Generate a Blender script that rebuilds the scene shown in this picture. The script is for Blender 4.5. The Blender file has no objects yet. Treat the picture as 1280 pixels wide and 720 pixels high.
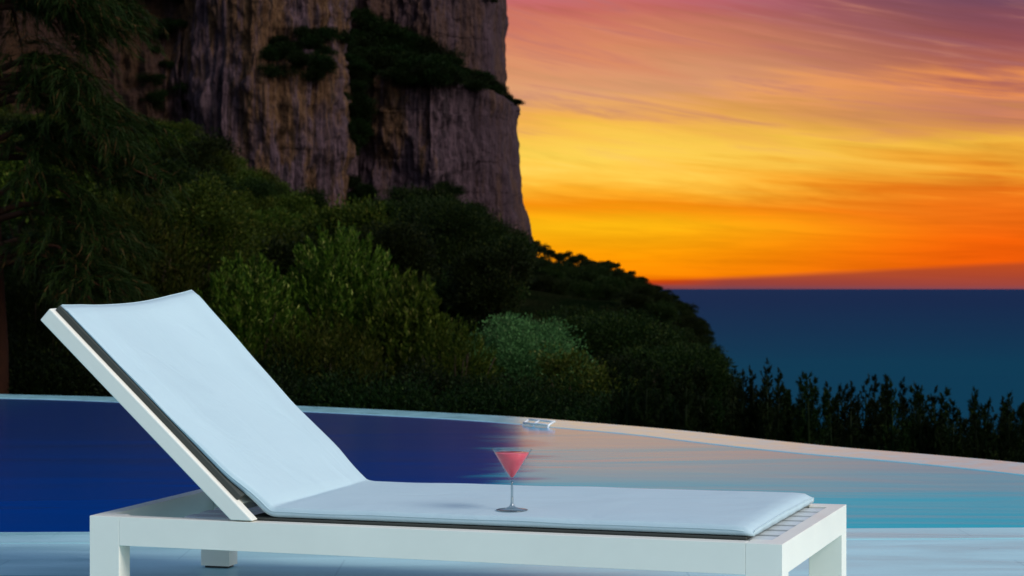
import bpy, bmesh, math, random
import numpy as np
from mathutils import Vector, Matrix, noise

R = math.radians
sc = bpy.context.scene
col = sc.collection

# ------------------------------------------------------------------ camera
FX, HX, HY = 2300.0, 640.0, 360.5
CAMZ = 0.975
cam = bpy.data.cameras.new('camera')
cam.sensor_width = 36.0
cam.lens = FX / 1280.0 * 36.0
cam.clip_start = 0.05
cam.clip_end = 120000
cam.dof.use_dof = True
cam.dof.focus_distance = 5.45
cam.dof.aperture_fstop = 9.0
cam_o = bpy.data.objects.new('camera', cam)
cam_o.location = (0, 0, CAMZ)
cam_o.rotation_euler = (R(90), 0, 0)
col.objects.link(cam_o)
sc.camera = cam_o

# ------------------------------------------------------------------ look
sc.view_settings.view_transform = 'Standard'
sc.view_settings.look = 'None'
sc.view_settings.gamma = 1.0
sc.view_settings.exposure = 0.0
sc.view_settings.use_curve_mapping = False
SKY_K = 0.145          # strength of the Nishita part of the sky
SUN_AZ, SUN_EL = 122.0, 36.0
SUN_K = 2.0

# ------------------------------------------------------------------ node helpers
def lin(c):
    return tuple(((v / 255.0) / 12.92 if v / 255.0 <= 0.04045 else ((v / 255.0 + 0.055) / 1.055) ** 2.4) for v in c)

class NT:
    def __init__(s, tree):
        s.t = tree; s.n = tree.nodes; s.l = tree.links
    def node(s, kind, **kw):
        n = s.n.new(kind)
        for k, v in kw.items():
            setattr(n, k, v)
        return n
    def put(s, sock, v):
        if v is None: return
        if hasattr(v, 'is_output') or hasattr(v, 'links'):
            s.l.new(v, sock)
        else:
            try: sock.default_value = v
            except Exception: sock.default_value = tuple(v) + (1.0,)
    def math(s, op, a, b=None, c=None, clamp=False):
        n = s.node('ShaderNodeMath', operation=op); n.use_clamp = clamp
        s.put(n.inputs[0], a)
        if b is not None: s.put(n.inputs[1], b)
        if c is not None: s.put(n.inputs[2], c)
        return n.outputs[0]
    def rng(s, v, a, b, c=0.0, d=1.0, smooth=True):
        n = s.node('ShaderNodeMapRange')
        n.interpolation_type = 'SMOOTHSTEP' if smooth else 'LINEAR'
        s.put(n.inputs['Value'], v)
        for k, x in (('From Min', a), ('From Max', b), ('To Min', c), ('To Max', d)):
            n.inputs[k].default_value = x
        return n.outputs['Result']
    def xyz(s, x=0.0, y=0.0, z=0.0):
        n = s.node('ShaderNodeCombineXYZ')
        s.put(n.inputs[0], x); s.put(n.inputs[1], y); s.put(n.inputs[2], z)
        return n.outputs[0]
    def sep(s, v):
        n = s.node('ShaderNodeSeparateXYZ'); s.put(n.inputs[0], v)
        return n.outputs
    def mix(s, f, a, b, blend='MIX'):
        n = s.node('ShaderNodeMix', data_type='RGBA', blend_type=blend)
        s.put(n.inputs[0], f)
        for i, v in ((6, a), (7, b)):
            if isinstance(v, tuple) and len(v) == 3: v = v + (1.0,)
            s.put(n.inputs[i], v)
        return n.outputs[2]
    def noise(s, vec, scale=1.0, detail=3.0, rough=0.5, dist=0.0):
        n = s.node('ShaderNodeTexNoise')
        if vec is not None: s.put(n.inputs['Vector'], vec)
        n.inputs['Scale'].default_value = scale
        n.inputs['Detail'].default_value = detail
        n.inputs['Roughness'].default_value = rough
        n.inputs['Distortion'].default_value = dist
        return n.outputs['Fac']
    def ramp(s, f, stops, interp='LINEAR'):
        n = s.node('ShaderNodeValToRGB')
        n.color_ramp.interpolation = interp
        e = n.color_ramp.elements
        while len(e) > 1: e.remove(e[-1])
        e[0].position = stops[0][0]; e[0].color = tuple(stops[0][1]) + (1,)
        for p, c in stops[1:]:
            k = e.new(p); k.color = tuple(c) + (1,)
        s.put(n.inputs[0], f)
        return n.outputs[0]
    def scalev(s, v, sx, sy, sz):
        n = s.node('ShaderNodeVectorMath', operation='MULTIPLY')
        s.put(n.inputs[0], v); n.inputs[1].default_value = (sx, sy, sz)
        return n.outputs[0]
    def bump(s, h, strength=0.3, dist=0.01, normal=None):
        n = s.node('ShaderNodeBump')
        n.inputs['Strength'].default_value = strength
        n.inputs['Distance'].default_value = dist
        s.put(n.inputs['Height'], h)
        if normal is not None: s.put(n.inputs['Normal'], normal)
        return n.outputs[0]

# ------------------------------------------------------------------ sky
w = bpy.data.worlds.new('World')
sc.world = w
w.use_nodes = True
w.node_tree.nodes.clear()
T = NT(w.node_tree)
tc = T.node('ShaderNodeTexCoord')
dx, dy, dz = T.sep(tc.outputs['Generated'])
hyp = T.math('SQRT', T.math('ADD', T.math('MULTIPLY', dx, dx), T.math('MULTIPLY', dy, dy)))
tt = T.math('DIVIDE', dz, T.math('MAXIMUM', hyp, 0.001))       # tangent of the elevation
az = T.math('ARCTAN2', dx, dy)
fan = T.math('MULTIPLY', tt, T.math('ADD', 1.0, T.math('MULTIPLY', az, 1.9)))
cv = T.xyz(T.math('MULTIPLY', az, 7.0), T.math('MULTIPLY', fan, 75.0), 0.3)
n1 = T.noise(cv, 1.0, 5.0, 0.62, 0.6)
cv2 = T.xyz(T.math('MULTIPLY', az, 15.0), T.math('MULTIPLY', fan, 170.0), 4.3)
n2 = T.noise(cv2, 1.0, 4.0, 0.6, 0.4)
cv3 = T.xyz(T.math('MULTIPLY', az, 4.0), T.math('MULTIPLY', fan, 30.0), 8.1)
n3 = T.noise(cv3, 1.0, 3.0, 0.5, 0.5)
high = T.rng(tt, 0.01, 0.07)
warp = T.math('MULTIPLY', T.math('SUBTRACT', n1, 0.5), T.math('MULTIPLY_ADD', high, 0.030, 0.0012))
warp = T.math('ADD', warp, T.math('MULTIPLY', T.math('SUBTRACT', n3, 0.5), T.math('MULTIPLY', high, 0.05)))
te = T.math('MULTIPLY', T.math('ADD', tt, warp), 4.0, clamp=True)

def rows(lst, extra):
    out = [(max(0.0, (361 - r) / FX * 4.0), lin(c)) for r, c in lst] + [(t * 4.0, lin(c)) for t, c in extra]
    return out
A = rows([(361, (112, 66, 82)), (358, (146, 72, 70)), (356, (190, 62, 26)), (352.5, (204, 68, 14)), (350, (244, 118, 4)), (345, (252, 140, 2)), (318, (254, 158, 4)), (290, (255, 186, 18)),
          (263, (251, 148, 14)), (240, (254, 176, 42)), (203, (255, 212, 84)), (170, (252, 196, 78)),
          (148, (244, 178, 84)), (112, (226, 162, 116)), (70, (220, 140, 102)), (12, (200, 108, 98))],
         [(0.165, (202, 106, 114)), (0.20, (205, 108, 128)), (0.25, (150, 98, 132))])
B = rows([(361, (236, 92, 10)), (327, (240, 92, 8)), (300, (240, 96, 8)), (250, (236, 116, 24)),
          (226, (246, 160, 46)), (192, (248, 186, 66)), (172, (222, 150, 78)), (150, (196, 124, 92)),
          (122, (236, 146, 84)), (104, (176, 100, 86)), (70, (148, 82, 88)), (15, (120, 76, 96))],
         [(0.18, (108, 76, 104)), (0.25, (88, 92, 134))])
ca = T.ramp(te, A); cb = T.ramp(te, B)
sun_set = T.mix(T.rng(az, 0.04, 0.27), ca, cb)
mauve = T.mix(T.rng(T.math('ADD', n1, T.math('MULTIPLY', n2, 0.4)), 0.68, 0.95, 0.0, 0.60), sun_set, lin((160, 104, 102)))
sun_set = T.mix(T.rng(tt, 0.05, 0.10), sun_set, mauve)
wisp = T.math('MULTIPLY', T.rng(n2, 0.56, 0.82, 0.0, 0.22), T.rng(tt, 0.06, 0.10))
sun_set = T.mix(wisp, sun_set, lin((246, 168, 112)))
glow = T.rng(T.math('ADD', T.math('MULTIPLY', n2, 0.3), T.math('MULTIPLY', n1, 0.7)), 0.3, 0.7, 0.80, 1.18, False)
mul = T.node('ShaderNodeVectorMath', operation='SCALE')
T.put(mul.inputs[0], sun_set); T.put(mul.inputs['Scale'], glow)
sun_set = mul.outputs[0]
bank_top = T.math('MAXIMUM', T.math('MULTIPLY_ADD', T.math('SUBTRACT', az, 0.085), 0.050, 0.0042), 0.0035)
bank_top = T.math('ADD', bank_top, T.math('MULTIPLY', T.math('SUBTRACT', n2, 0.5), 0.0016))
bank = T.rng(T.math('SUBTRACT', tt, bank_top), -0.0022, 0.0016, 0.85, 0.0)
bank_c = T.ramp(T.math('MULTIPLY', tt, 80.0, clamp=True), [(0.0, lin((112, 66, 84))), (0.12, lin((136, 64, 66))), (0.5, lin((158, 66, 50))), (0.9, lin((178, 72, 36)))])
sun_set = T.mix(T.math('MULTIPLY', bank, T.rng(az, 0.08, 0.12)), sun_set, bank_c)
sky = T.node('ShaderNodeTexSky', sky_type='NISHITA')
sky.sun_disc = False
sky.sun_elevation = R(SUN_EL)
sky.sun_rotation = R(SUN_AZ)
sk = T.node('ShaderNodeVectorMath', operation='SCALE')
T.put(sk.inputs[0], sky.outputs[0]); sk.inputs['Scale'].default_value = SKY_K
# the sunset fades into the plain blue sky overhead and away from the west
away = T.rng(T.math('ABSOLUTE', az), 0.45, 1.25)
up = T.rng(tt, 0.23, 0.46)
fade = T.math('MAXIMUM', away, up)
full = T.mix(fade, sun_set, sk.outputs[0])
bg = T.node('ShaderNodeBackground')
T.put(bg.inputs['Color'], full); bg.inputs['Strength'].default_value = 1.0
wo = T.node('ShaderNodeOutputWorld')
T.l.new(bg.outputs[0], wo.inputs['Surface'])

# ------------------------------------------------------------------ sun (soft light placed behind right to brighten the lounger, away from the sunset)
sd = bpy.data.lights.new('sun', 'SUN')
sd.energy = SUN_K; sd.angle = R(26); sd.color = (1.0, 0.97, 0.92)
so = bpy.data.objects.new('sun', sd)
d = Vector((math.sin(R(SUN_AZ)) * math.cos(R(SUN_EL)), math.cos(R(SUN_AZ)) * math.cos(R(SUN_EL)), math.sin(R(SUN_EL))))
so.rotation_euler = d.to_track_quat('Z', 'Y').to_euler()
so.location = d * 50
col.objects.link(so)

# ------------------------------------------------------------------ object helpers
def tag(o, label=None, cat=None, group=None, kind=None):
    if label: o['label'] = label
    if cat: o['category'] = cat
    if group: o['group'] = group
    if kind: o['kind'] = kind
    return o

def link(name, me, m, parent=None, smooth=False):
    o = bpy.data.objects.new(name, me)
    col.objects.link(o)
    if m is not None: me.materials.append(m)
    if parent is not None: o.parent = parent
    if smooth:
        me.polygons.foreach_set('use_smooth', [True] * len(me.polygons)); me.update()
    return o

def empty(name, loc, rz=0.0):
    o = bpy.data.objects.new(name, None)
    o.location = loc; o.rotation_euler = (0, 0, rz)
    o.empty_display_size = 0.2
    col.objects.link(o)
    return o

def from_bm(name, bm, m, parent=None, smooth=False):
    me = bpy.data.meshes.new(name)
    bm.to_mesh(me); bm.free()
    return link(name, me, m, parent, smooth)

def add_box(bm, x0, x1, y0, y1, z0, z1):
    v = [bm.verts.new(p) for p in ((x0, y0, z0), (x1, y0, z0), (x1, y1, z0), (x0, y1, z0), (x0, y0, z1), (x1, y0, z1), (x1, y1, z1), (x0, y1, z1))]
    for f in ((0, 3, 2, 1), (4, 5, 6, 7), (0, 1, 5, 4), (1, 2, 6, 5), (2, 3, 7, 6), (3, 0, 4, 7)):
        bm.faces.new([v[i] for i in f])

def bevel(bm, w_, seg=2):
    bmesh.ops.bevel(bm, geom=list(bm.edges), offset=w_, segments=seg, profile=0.5, affect='EDGES', clamp_overlap=True)

def grid_mesh(name, P, closed_u=False):
    """P: array (nu, nv, 3)"""
    nu, nv = P.shape[:2]
    vs = P.reshape(-1, 3)
    fs = []
    U = nu if closed_u else nu - 1
    for i in range(U):
        a = (i % nu) * nv; b = ((i + 1) % nu) * nv
        for j in range(nv - 1):
            fs.append((a + j, b + j, b + j + 1, a + j + 1))
    me = bpy.data.meshes.new(name)
    me.from_pydata(vs.tolist(), [], fs)
    return me

def tube_rings(path, radii, n=8):
    """one tapered tube as (verts, faces)"""
    vs, fs = [], []
    k = len(path)
    ref = Vector((0.3, 0.9, 0.2))
    for i, p in enumerate(path):
        t = (path[min(i + 1, k - 1)] - path[max(i - 1, 0)]).normalized()
        s = t.cross(ref).normalized(); u = s.cross(t)
        for j in range(n):
            a = 2 * math.pi * j / n
            q = p + (s * math.cos(a) + u * math.sin(a)) * radii[i]
            vs.append(tuple(q))
    for i in range(k - 1):
        for j in range(n):
            fs.append((i * n + j, i * n + (j + 1) % n, (i + 1) * n + (j + 1) % n, (i + 1) * n + j))
    fs.append(tuple(range(n - 1, -1, -1)))
    fs.append(tuple(range((k - 1) * n, k * n)))
    return vs, fs

def merged(name, parts):
    V, F = [], []
    for vs, fs in parts:
        o = len(V); V += list(vs); F += [tuple(i + o for i in f) for f in fs]
    me = bpy.data.meshes.new(name)
    me.from_pydata(V, [], F)
    return me

def copy_tree(o, parent=None):
    c = o.copy(); col.objects.link(c)
    if parent is not None: c.parent = parent
    for ch in list(o.children): copy_tree(ch, c)
    return c

def at(px, row, Y):
    """point seen at that pixel of the 1280x720 photo at distance Y"""
    return Vector(((px - HX) / FX * Y, Y, CAMZ + (HY - row) / FX * Y))

def interp(x, pts):
    return float(np.interp(x, [p[0] for p in pts], [p[1] for p in pts]))

def sstep(a, b, x):
    t = min(1.0, max(0.0, (x - a) / (b - a))); return t * t * (3 - 2 * t)

# ------------------------------------------------------------------ materials
def new_mat(name):
    m = bpy.data.materials.new(name); m.use_nodes = True
    m.node_tree.nodes.clear()
    t = NT(m.node_tree)
    b = t.node('ShaderNodeBsdfPrincipled'); o = t.node('ShaderNodeOutputMaterial')
    t.l.new(b.outputs[0], o.inputs['Surface'])
    return m, t, b, o

def simple(name, c, rough=0.5, var=0.06, scale=12.0, bumpk=0.0, spec=0.5, metal=0.0):
    m, t, b, o = new_mat(name)
    oc = t.node('ShaderNodeTexCoord').outputs['Object']
    n = t.noise(oc, scale, 4.0, 0.6)
    lo = tuple(v * (1 - var * 2) for v in c); hi = tuple(min(1, v * (1 + var)) for v in c)
    t.put(b.inputs['Base Color'], t.mix(n, lo, hi))
    t.put(b.inputs['Roughness'], t.rng(n, 0.2, 0.8, max(0.02, rough - 0.08), rough + 0.08, False))
    b.inputs['Specular IOR Level'].default_value = spec
    b.inputs['Metallic'].default_value = metal
    if bumpk: t.put(b.inputs['Normal'], t.bump(t.noise(oc, scale * 8, 3.0), bumpk, 0.003))
    return m

M = {}
M['frame'] = simple('white_powder_coat', (0.86, 0.84, 0.74), 0.42, 0.04, 5.0, 0.05)
M['slat'] = simple('white_slat', (0.66, 0.70, 0.70), 0.45, 0.05, 9.0, 0.05)
M['under'] = simple('dark_gap_shade', (0.045, 0.05, 0.042), 0.7, 0.1, 30.0)  # dark colour standing in for shade beside and below the cushion
M['slat_shade'] = simple('slat_gap_shade', (0.10, 0.14, 0.14), 0.7, 0.1, 30.0)  # painted shade for the gaps between the slats
M['gasket'] = simple('dark_foot', (0.03, 0.03, 0.03), 0.6)

# cushion fabric: fine weave bump and faint wrinkles
m, t, b, o = new_mat('cushion_fabric')
oc = t.node('ShaderNodeTexCoord').outputs['Object']
n = t.noise(oc, 3.0, 4.0, 0.6)
t.put(b.inputs['Base Color'], t.mix(n, (0.43, 0.57, 0.615), (0.48, 0.615, 0.66)))
b.inputs['Roughness'].default_value = 0.75
b.inputs['Sheen Weight'].default_value = 0.1
wv = t.noise(t.scalev(oc, 260, 260, 260), 1.0, 2.0)
wr = t.noise(t.scalev(oc, 4.0, 7.0, 4.0), 1.0, 3.0, 0.5, 0.8)
t.put(b.inputs['Normal'], t.bump(wr, 0.32, 0.02, t.bump(wv, 0.3, 0.0012)))
M['cushion'] = m

# deck: pale blue-white honed stone, wet and slightly glossy in streaks
m, t, b, o = new_mat('deck_stone')
oc = t.node('ShaderNodeTexCoord').outputs['Object']
n = t.noise(t.scalev(oc, 0.5, 3.2, 1), 1.0, 5.0, 0.6, 0.6)
n_f = t.noise(oc, 60, 3.0, 0.6)
cc = t.mix(t.rng(n, 0.3, 0.7), (0.34, 0.66, 0.71), (0.54, 0.84, 0.87))
cc = t.mix(t.math('MULTIPLY', n_f, 0.25), cc, (0.26, 0.37, 0.42))
br = t.node('ShaderNodeTexBrick')
br.offset = 0.5; br.inputs['Scale'].default_value = 1.0
br.inputs['Mortar Size'].default_value = 0.004; br.inputs['Brick Width'].default_value = 1.2; br.inputs['Row Height'].default_value = 0.6
br.inputs['Color1'].default_value = (1, 1, 1, 1); br.inputs['Color2'].default_value = (0.97, 0.97, 0.97, 1); br.inputs['Mortar'].default_value = (0.82, 0.86, 0.88, 1)
t.put(br.inputs['Vector'], oc)
t.put(b.inputs['Base Color'], t.mix(1.0, cc, br.outputs['Color'], 'MULTIPLY'))
t.put(b.inputs['Roughness'], t.rng(n, 0.3, 0.75, 0.22, 0.5))
t.put(b.inputs['Normal'], t.bump(t.noise(t.scalev(oc, 2.0, 5.0, 1), 1.0, 4.0, 0.5), 0.25, 0.004))
M['deck'] = m

M['rim'] = simple('pool_rim_tile', (0.38, 0.72, 0.78), 0.17, 0.08, 6.0, 0.1)
M['ext'] = simple('retaining_wall_render', (0.12, 0.12, 0.11), 0.8, 0.1, 4.0, 0.3)
M['steel'] = simple('pale_coated_metal', (0.75, 0.76, 0.78), 0.3, 0.05, 20, 0.0, 0.5, 0.1)

# pool water: painted navy inside the cliff's reflection, turquoise where the sky reflects
m, t, b, o = new_mat('pool_water')
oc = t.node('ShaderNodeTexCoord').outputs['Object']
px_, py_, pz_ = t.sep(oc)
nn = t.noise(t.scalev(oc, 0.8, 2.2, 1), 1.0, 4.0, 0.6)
refl_step = t.rng(t.math('ADD', px_, t.math('MULTIPLY', t.math('SUBTRACT', nn, 0.5), 1.2)), -0.14, 0.20)
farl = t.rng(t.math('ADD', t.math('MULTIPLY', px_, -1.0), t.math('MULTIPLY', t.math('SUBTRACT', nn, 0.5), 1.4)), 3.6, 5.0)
cc = t.mix(refl_step, (0.0001, 0.036, 0.200), (0.003, 0.42, 0.52))
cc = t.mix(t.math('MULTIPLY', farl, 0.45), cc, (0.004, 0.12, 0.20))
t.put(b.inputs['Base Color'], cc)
b.inputs['IOR'].default_value = 1.19
b.inputs['Roughness'].default_value = 0.12
wa = t.noise(t.scalev(oc, 0.7, 5.0, 1), 1.0, 3.0, 0.5, 0.3)
wb = t.noise(t.scalev(oc, 5.0, 19.0, 1), 1.0, 2.0, 0.5)
bn = t.bump(wa, 0.22, 0.02)
t.put(b.inputs['Normal'], t.bump(wb, 0.04, 0.006, bn))
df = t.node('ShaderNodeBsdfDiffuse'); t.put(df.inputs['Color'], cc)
gl = t.node('ShaderNodeBsdfGlossy'); gl.inputs['Roughness'].default_value = 0.16; gl.inputs['Color'].default_value = (0.92, 0.84, 1.0, 1)
nb_ = t.bump(wb, 0.025, 0.006, t.bump(wa, 0.07, 0.02))
t.put(gl.inputs['Normal'], nb_)
lw = t.node('ShaderNodeLayerWeight'); lw.inputs['Blend'].default_value = 0.5
t.put(lw.inputs['Normal'], t.bump(t.noise(t.scalev(oc, 0.30, 1.1, 1), 1.0, 2.5, 0.45, 0.7), 0.4, 0.020))
mx = t.node('ShaderNodeMixShader')
t.put(mx.inputs[0], t.rng(lw.outputs['Facing'], 0.862, 0.935, 0.05, 0.68))
t.l.new(df.outputs[0], mx.inputs[1]); t.l.new(gl.outputs[0], mx.inputs[2]); t.l.new(mx.outputs[0], o.inputs['Surface'])
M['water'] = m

# sea
m, t, b, o = new_mat('sea_water')
oc = t.node('ShaderNodeTexCoord').outputs['Object']
nn = t.noise(t.scalev(oc, 0.0012, 0.008, 1), 1.0, 7.0, 0.7)
t.put(b.inputs['Base Color'], t.mix(nn, (0.001, 0.030, 0.060), (0.001, 0.060, 0.115)))
df = t.node('ShaderNodeBsdfDiffuse'); sy = t.sep(oc)[1]
nearness = t.rng(t.math('DIVIDE', 700.0, t.math('MAXIMUM', t.math('ADD', sy, t.math('MULTIPLY', t.math('SUBTRACT', nn, 0.5), 900.0)), 200.0)), 0.1, 1.0, 0.0, 1.0, False)  # colour runs with distance, navy far out to teal nearer
t.put(df.inputs['Color'], t.mix(t.math('MULTIPLY_ADD', t.math('SUBTRACT', nn, 0.5), 0.5, nearness), (0.006, 0.022, 0.070), (0.001, 0.052, 0.092)))
gl = t.node('ShaderNodeBsdfGlossy'); gl.inputs['Roughness'].default_value = 0.35
gl.inputs['Color'].default_value = (0.35, 0.45, 0.6, 1)
bn = t.bump(t.noise(t.scalev(oc, 0.12, 0.3, 1), 1.0, 4.0, 0.6), 0.6, 1.2)
t.put(gl.inputs['Normal'], bn)
lw = t.node('ShaderNodeLayerWeight'); lw.inputs['Blend'].default_value = 0.12
mx = t.node('ShaderNodeMixShader')
t.put(mx.inputs[0], t.math('MULTIPLY', lw.outputs['Facing'], 0.09))
t.l.new(df.outputs[0], mx.inputs[1]); t.l.new(gl.outputs[0], mx.inputs[2]); t.l.new(mx.outputs[0], o.inputs['Surface'])
M['sea'] = m

# hillside soil and scrub
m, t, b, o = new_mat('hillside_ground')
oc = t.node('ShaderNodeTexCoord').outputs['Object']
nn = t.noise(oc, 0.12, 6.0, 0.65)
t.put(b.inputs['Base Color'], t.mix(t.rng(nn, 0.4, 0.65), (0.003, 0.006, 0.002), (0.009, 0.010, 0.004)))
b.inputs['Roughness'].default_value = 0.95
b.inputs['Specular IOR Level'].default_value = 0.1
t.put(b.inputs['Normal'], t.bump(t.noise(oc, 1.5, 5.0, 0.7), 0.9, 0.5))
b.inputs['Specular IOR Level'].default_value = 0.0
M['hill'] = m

# limestone cliff: vertical mineral streaks in grey-violet, tan and rust
m, t, b, o = new_mat('cliff_rock')
oc = t.node('ShaderNodeTexCoord').outputs['Object']
X, Y, Z = t.sep(oc)
v1 = t.noise(t.scalev(oc, 0.55, 0.3, 0.045), 1.0, 5.0, 0.65, 0.5)
v2 = t.noise(t.scalev(oc, 2.4, 1.1, 0.10), 1.0, 5.0, 0.65, 0.3)
v3 = t.noise(t.scalev(oc, 0.10, 0.10, 0.05), 1.0, 3.0, 0.5, 0.4)
v4 = t.noise(t.scalev(oc, 0.9, 0.9, 0.8), 1.0, 6.0, 0.7)
grey = t.mix(t.rng(v2, 0.35, 0.65), (0.040, 0.026, 0.034), (0.150, 0.108, 0.124))
tan = t.mix(t.rng(v2, 0.3, 0.7), (0.075, 0.040, 0.018), (0.185, 0.115, 0.052))
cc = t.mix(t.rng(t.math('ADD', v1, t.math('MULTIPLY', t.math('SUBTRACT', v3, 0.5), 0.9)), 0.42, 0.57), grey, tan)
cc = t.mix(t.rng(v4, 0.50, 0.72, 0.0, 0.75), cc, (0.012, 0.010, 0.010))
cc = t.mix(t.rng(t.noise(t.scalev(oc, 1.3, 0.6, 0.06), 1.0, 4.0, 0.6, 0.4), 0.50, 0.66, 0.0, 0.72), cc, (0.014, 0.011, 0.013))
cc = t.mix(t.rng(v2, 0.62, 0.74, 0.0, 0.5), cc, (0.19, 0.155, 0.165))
rust = t.mix(v4, (0.026, 0.012, 0.005), (0.052, 0.026, 0.009))
cc = t.mix(t.rng(X, -46.0, -41.0, 0.85, 0.0), cc, rust)                      # rust-stained flank
cc = t.mix(t.rng(Y, 252.0, 258.0, 0.0, 0.55), cc, t.mix(v4, (0.030, 0.019, 0.026), (0.090, 0.058, 0.066)))   # greyer, dirtier right buttress
t.put(b.inputs['Base Color'], t.mix(1.0, cc, (0.70, 0.56, 0.57), 'MULTIPLY'))
b.inputs['Roughness'].default_value = 0.92
b.inputs['Specular IOR Level'].default_value = 0.15
bh = t.math('ADD', t.math('MULTIPLY', v2, 0.6), t.math('MULTIPLY', t.noise(t.scalev(oc, 2.2, 2.2, 1.1), 1.0, 6.0, 0.7), 0.7))
t.put(b.inputs['Normal'], t.bump(bh, 1.0, 0.9))
M['cliff'] = m

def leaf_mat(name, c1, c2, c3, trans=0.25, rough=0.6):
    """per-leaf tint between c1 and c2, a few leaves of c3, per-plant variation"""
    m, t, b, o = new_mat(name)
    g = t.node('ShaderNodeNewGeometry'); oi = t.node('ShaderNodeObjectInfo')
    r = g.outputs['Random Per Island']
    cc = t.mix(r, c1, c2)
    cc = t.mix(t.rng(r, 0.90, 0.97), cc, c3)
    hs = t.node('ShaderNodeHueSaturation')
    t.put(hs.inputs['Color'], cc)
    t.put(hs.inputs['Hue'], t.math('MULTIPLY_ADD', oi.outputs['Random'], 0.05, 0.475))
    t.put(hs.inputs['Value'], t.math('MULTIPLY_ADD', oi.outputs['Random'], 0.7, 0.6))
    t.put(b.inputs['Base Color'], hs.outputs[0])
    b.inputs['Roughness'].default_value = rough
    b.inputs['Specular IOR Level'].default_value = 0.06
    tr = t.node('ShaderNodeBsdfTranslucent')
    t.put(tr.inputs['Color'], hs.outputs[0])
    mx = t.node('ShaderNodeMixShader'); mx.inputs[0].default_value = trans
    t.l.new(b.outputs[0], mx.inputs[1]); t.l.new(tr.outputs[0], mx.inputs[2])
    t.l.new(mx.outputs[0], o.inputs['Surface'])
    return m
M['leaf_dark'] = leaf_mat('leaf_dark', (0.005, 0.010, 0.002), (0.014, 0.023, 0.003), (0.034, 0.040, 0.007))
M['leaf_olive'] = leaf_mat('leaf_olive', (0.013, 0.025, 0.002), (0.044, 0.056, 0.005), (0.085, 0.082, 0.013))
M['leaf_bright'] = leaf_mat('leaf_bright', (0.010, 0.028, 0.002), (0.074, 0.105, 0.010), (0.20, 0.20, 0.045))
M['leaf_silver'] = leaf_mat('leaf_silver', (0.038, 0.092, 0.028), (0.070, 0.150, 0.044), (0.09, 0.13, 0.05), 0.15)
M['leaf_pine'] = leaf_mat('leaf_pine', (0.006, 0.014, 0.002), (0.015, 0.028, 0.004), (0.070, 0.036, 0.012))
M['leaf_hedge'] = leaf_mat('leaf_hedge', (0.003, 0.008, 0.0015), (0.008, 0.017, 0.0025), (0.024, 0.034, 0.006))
M['bark'] = simple('bark', (0.030, 0.020, 0.012), 0.9, 0.25, 6.0, 0.6, 0.1)
M['bark_red'] = simple('red_bark', (0.040, 0.014, 0.007), 0.9, 0.25, 8.0, 0.8, 0.1)

# ------------------------------------------------------------------ sea
V = []; F = []
rings = [0, 200, 1000, 5000, 20000, 70000]
NS = 72
for r_ in rings[1:]:
    for k in range(NS):
        a = 2 * math.pi * k / NS
        V.append((r_ * math.cos(a), r_ * math.sin(a), 0))
V.append((0, 0, 0)); c0 = len(V) - 1
for k in range(NS): F.append((c0, k, (k + 1) % NS))
for i in range(len(rings) - 2):
    for k in range(NS): F.append((i * NS + k, (i + 1) * NS + k, (i + 1) * NS + (k + 1) % NS, i * NS + (k + 1) % NS))
me = bpy.data.meshes.new('sea'); me.from_pydata(V, [], F)
o = link('sea', me, M['sea']); o.location = (0, 300, -40); tag(o, kind='structure')

# ------------------------------------------------------------------ pool geometry
rim_px = [(-700, 470), (-400, 479), (-150, 488), (0, 493), (136, 496.5), (260, 502), (380, 508), (510, 514), (640, 521), (750, 529.5), (860, 539),
          (960, 550), (1060, 560), (1170, 569), (1280, 579), (1400, 592), (1500, 606)]
RIMZ = -0.004; WATZ = -0.0075
rim = []
for px, row in rim_px:
    Yd = FX * (CAMZ - RIMZ) / (row - HY)
    rim.append(Vector(((px - HX) / FX * Yd, Yd, 0)))
last = rim[-1]
rim += [Vector((4.05, 8.7, 0)), Vector((4.2, 8.0, 0)), Vector((4.22, 7.2, 0))]
def smooth_poly(pts, per=8):
    out = []
    n = len(pts)
    for i in range(n - 1):
        p0, p1, p2, p3 = pts[max(i - 1, 0)], pts[i], pts[i + 1], pts[min(i + 2, n - 1)]
        for k in range(per):
            s = k / per
            out.append(0.5 * ((2 * p1) + (p2 - p0) * s + (2 * p0 - 5 * p1 + 4 * p2 - p3) * s * s + (3 * p1 - p0 - 3 * p2 + p3) * s ** 3))
    out.append(pts[-1]); return out
rimS = smooth_poly(rim)
def deck_edge(x):                                   # world y of the near pool edge
    return 7.40 + 0.035 * x
# outward offset of the rim
def offset(pts, dd):
    out = []
    for i, p in enumerate(pts):
        tn = (pts[min(i + 1, len(pts) - 1)] - pts[max(i - 1, 0)]).normalized()
        nrm = Vector((-tn.y, tn.x, 0))
        out.append(p + nrm * dd)
    return out
rim_in = offset(rimS, -0.50)
# raised rim: inner face, top, outer wall
prof = [(rim_in, -0.9), (rim_in, RIMZ - 0.004), (offset(rimS, -0.494), RIMZ), (offset(rimS, -0.008), RIMZ), (rimS, RIMZ - 0.004), (rimS, -0.12)]
P = np.array([[[p.x, p.y, z] for (pp, z) in prof for p in (pp[i],)] for i in range(len(rimS))])
tag(link('pool_rim', grid_mesh('pool_rim', P), M['rim']), kind='structure')
outw = offset(rimS, -0.05)
P = np.array([[[outw[i].x, outw[i].y, -0.1], [outw[i].x, outw[i].y, -3.0]] for i in range(len(rimS))])
tag(link('pool_outer_wall', grid_mesh('pool_outer_wall', P), M['ext']), kind='structure')
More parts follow.
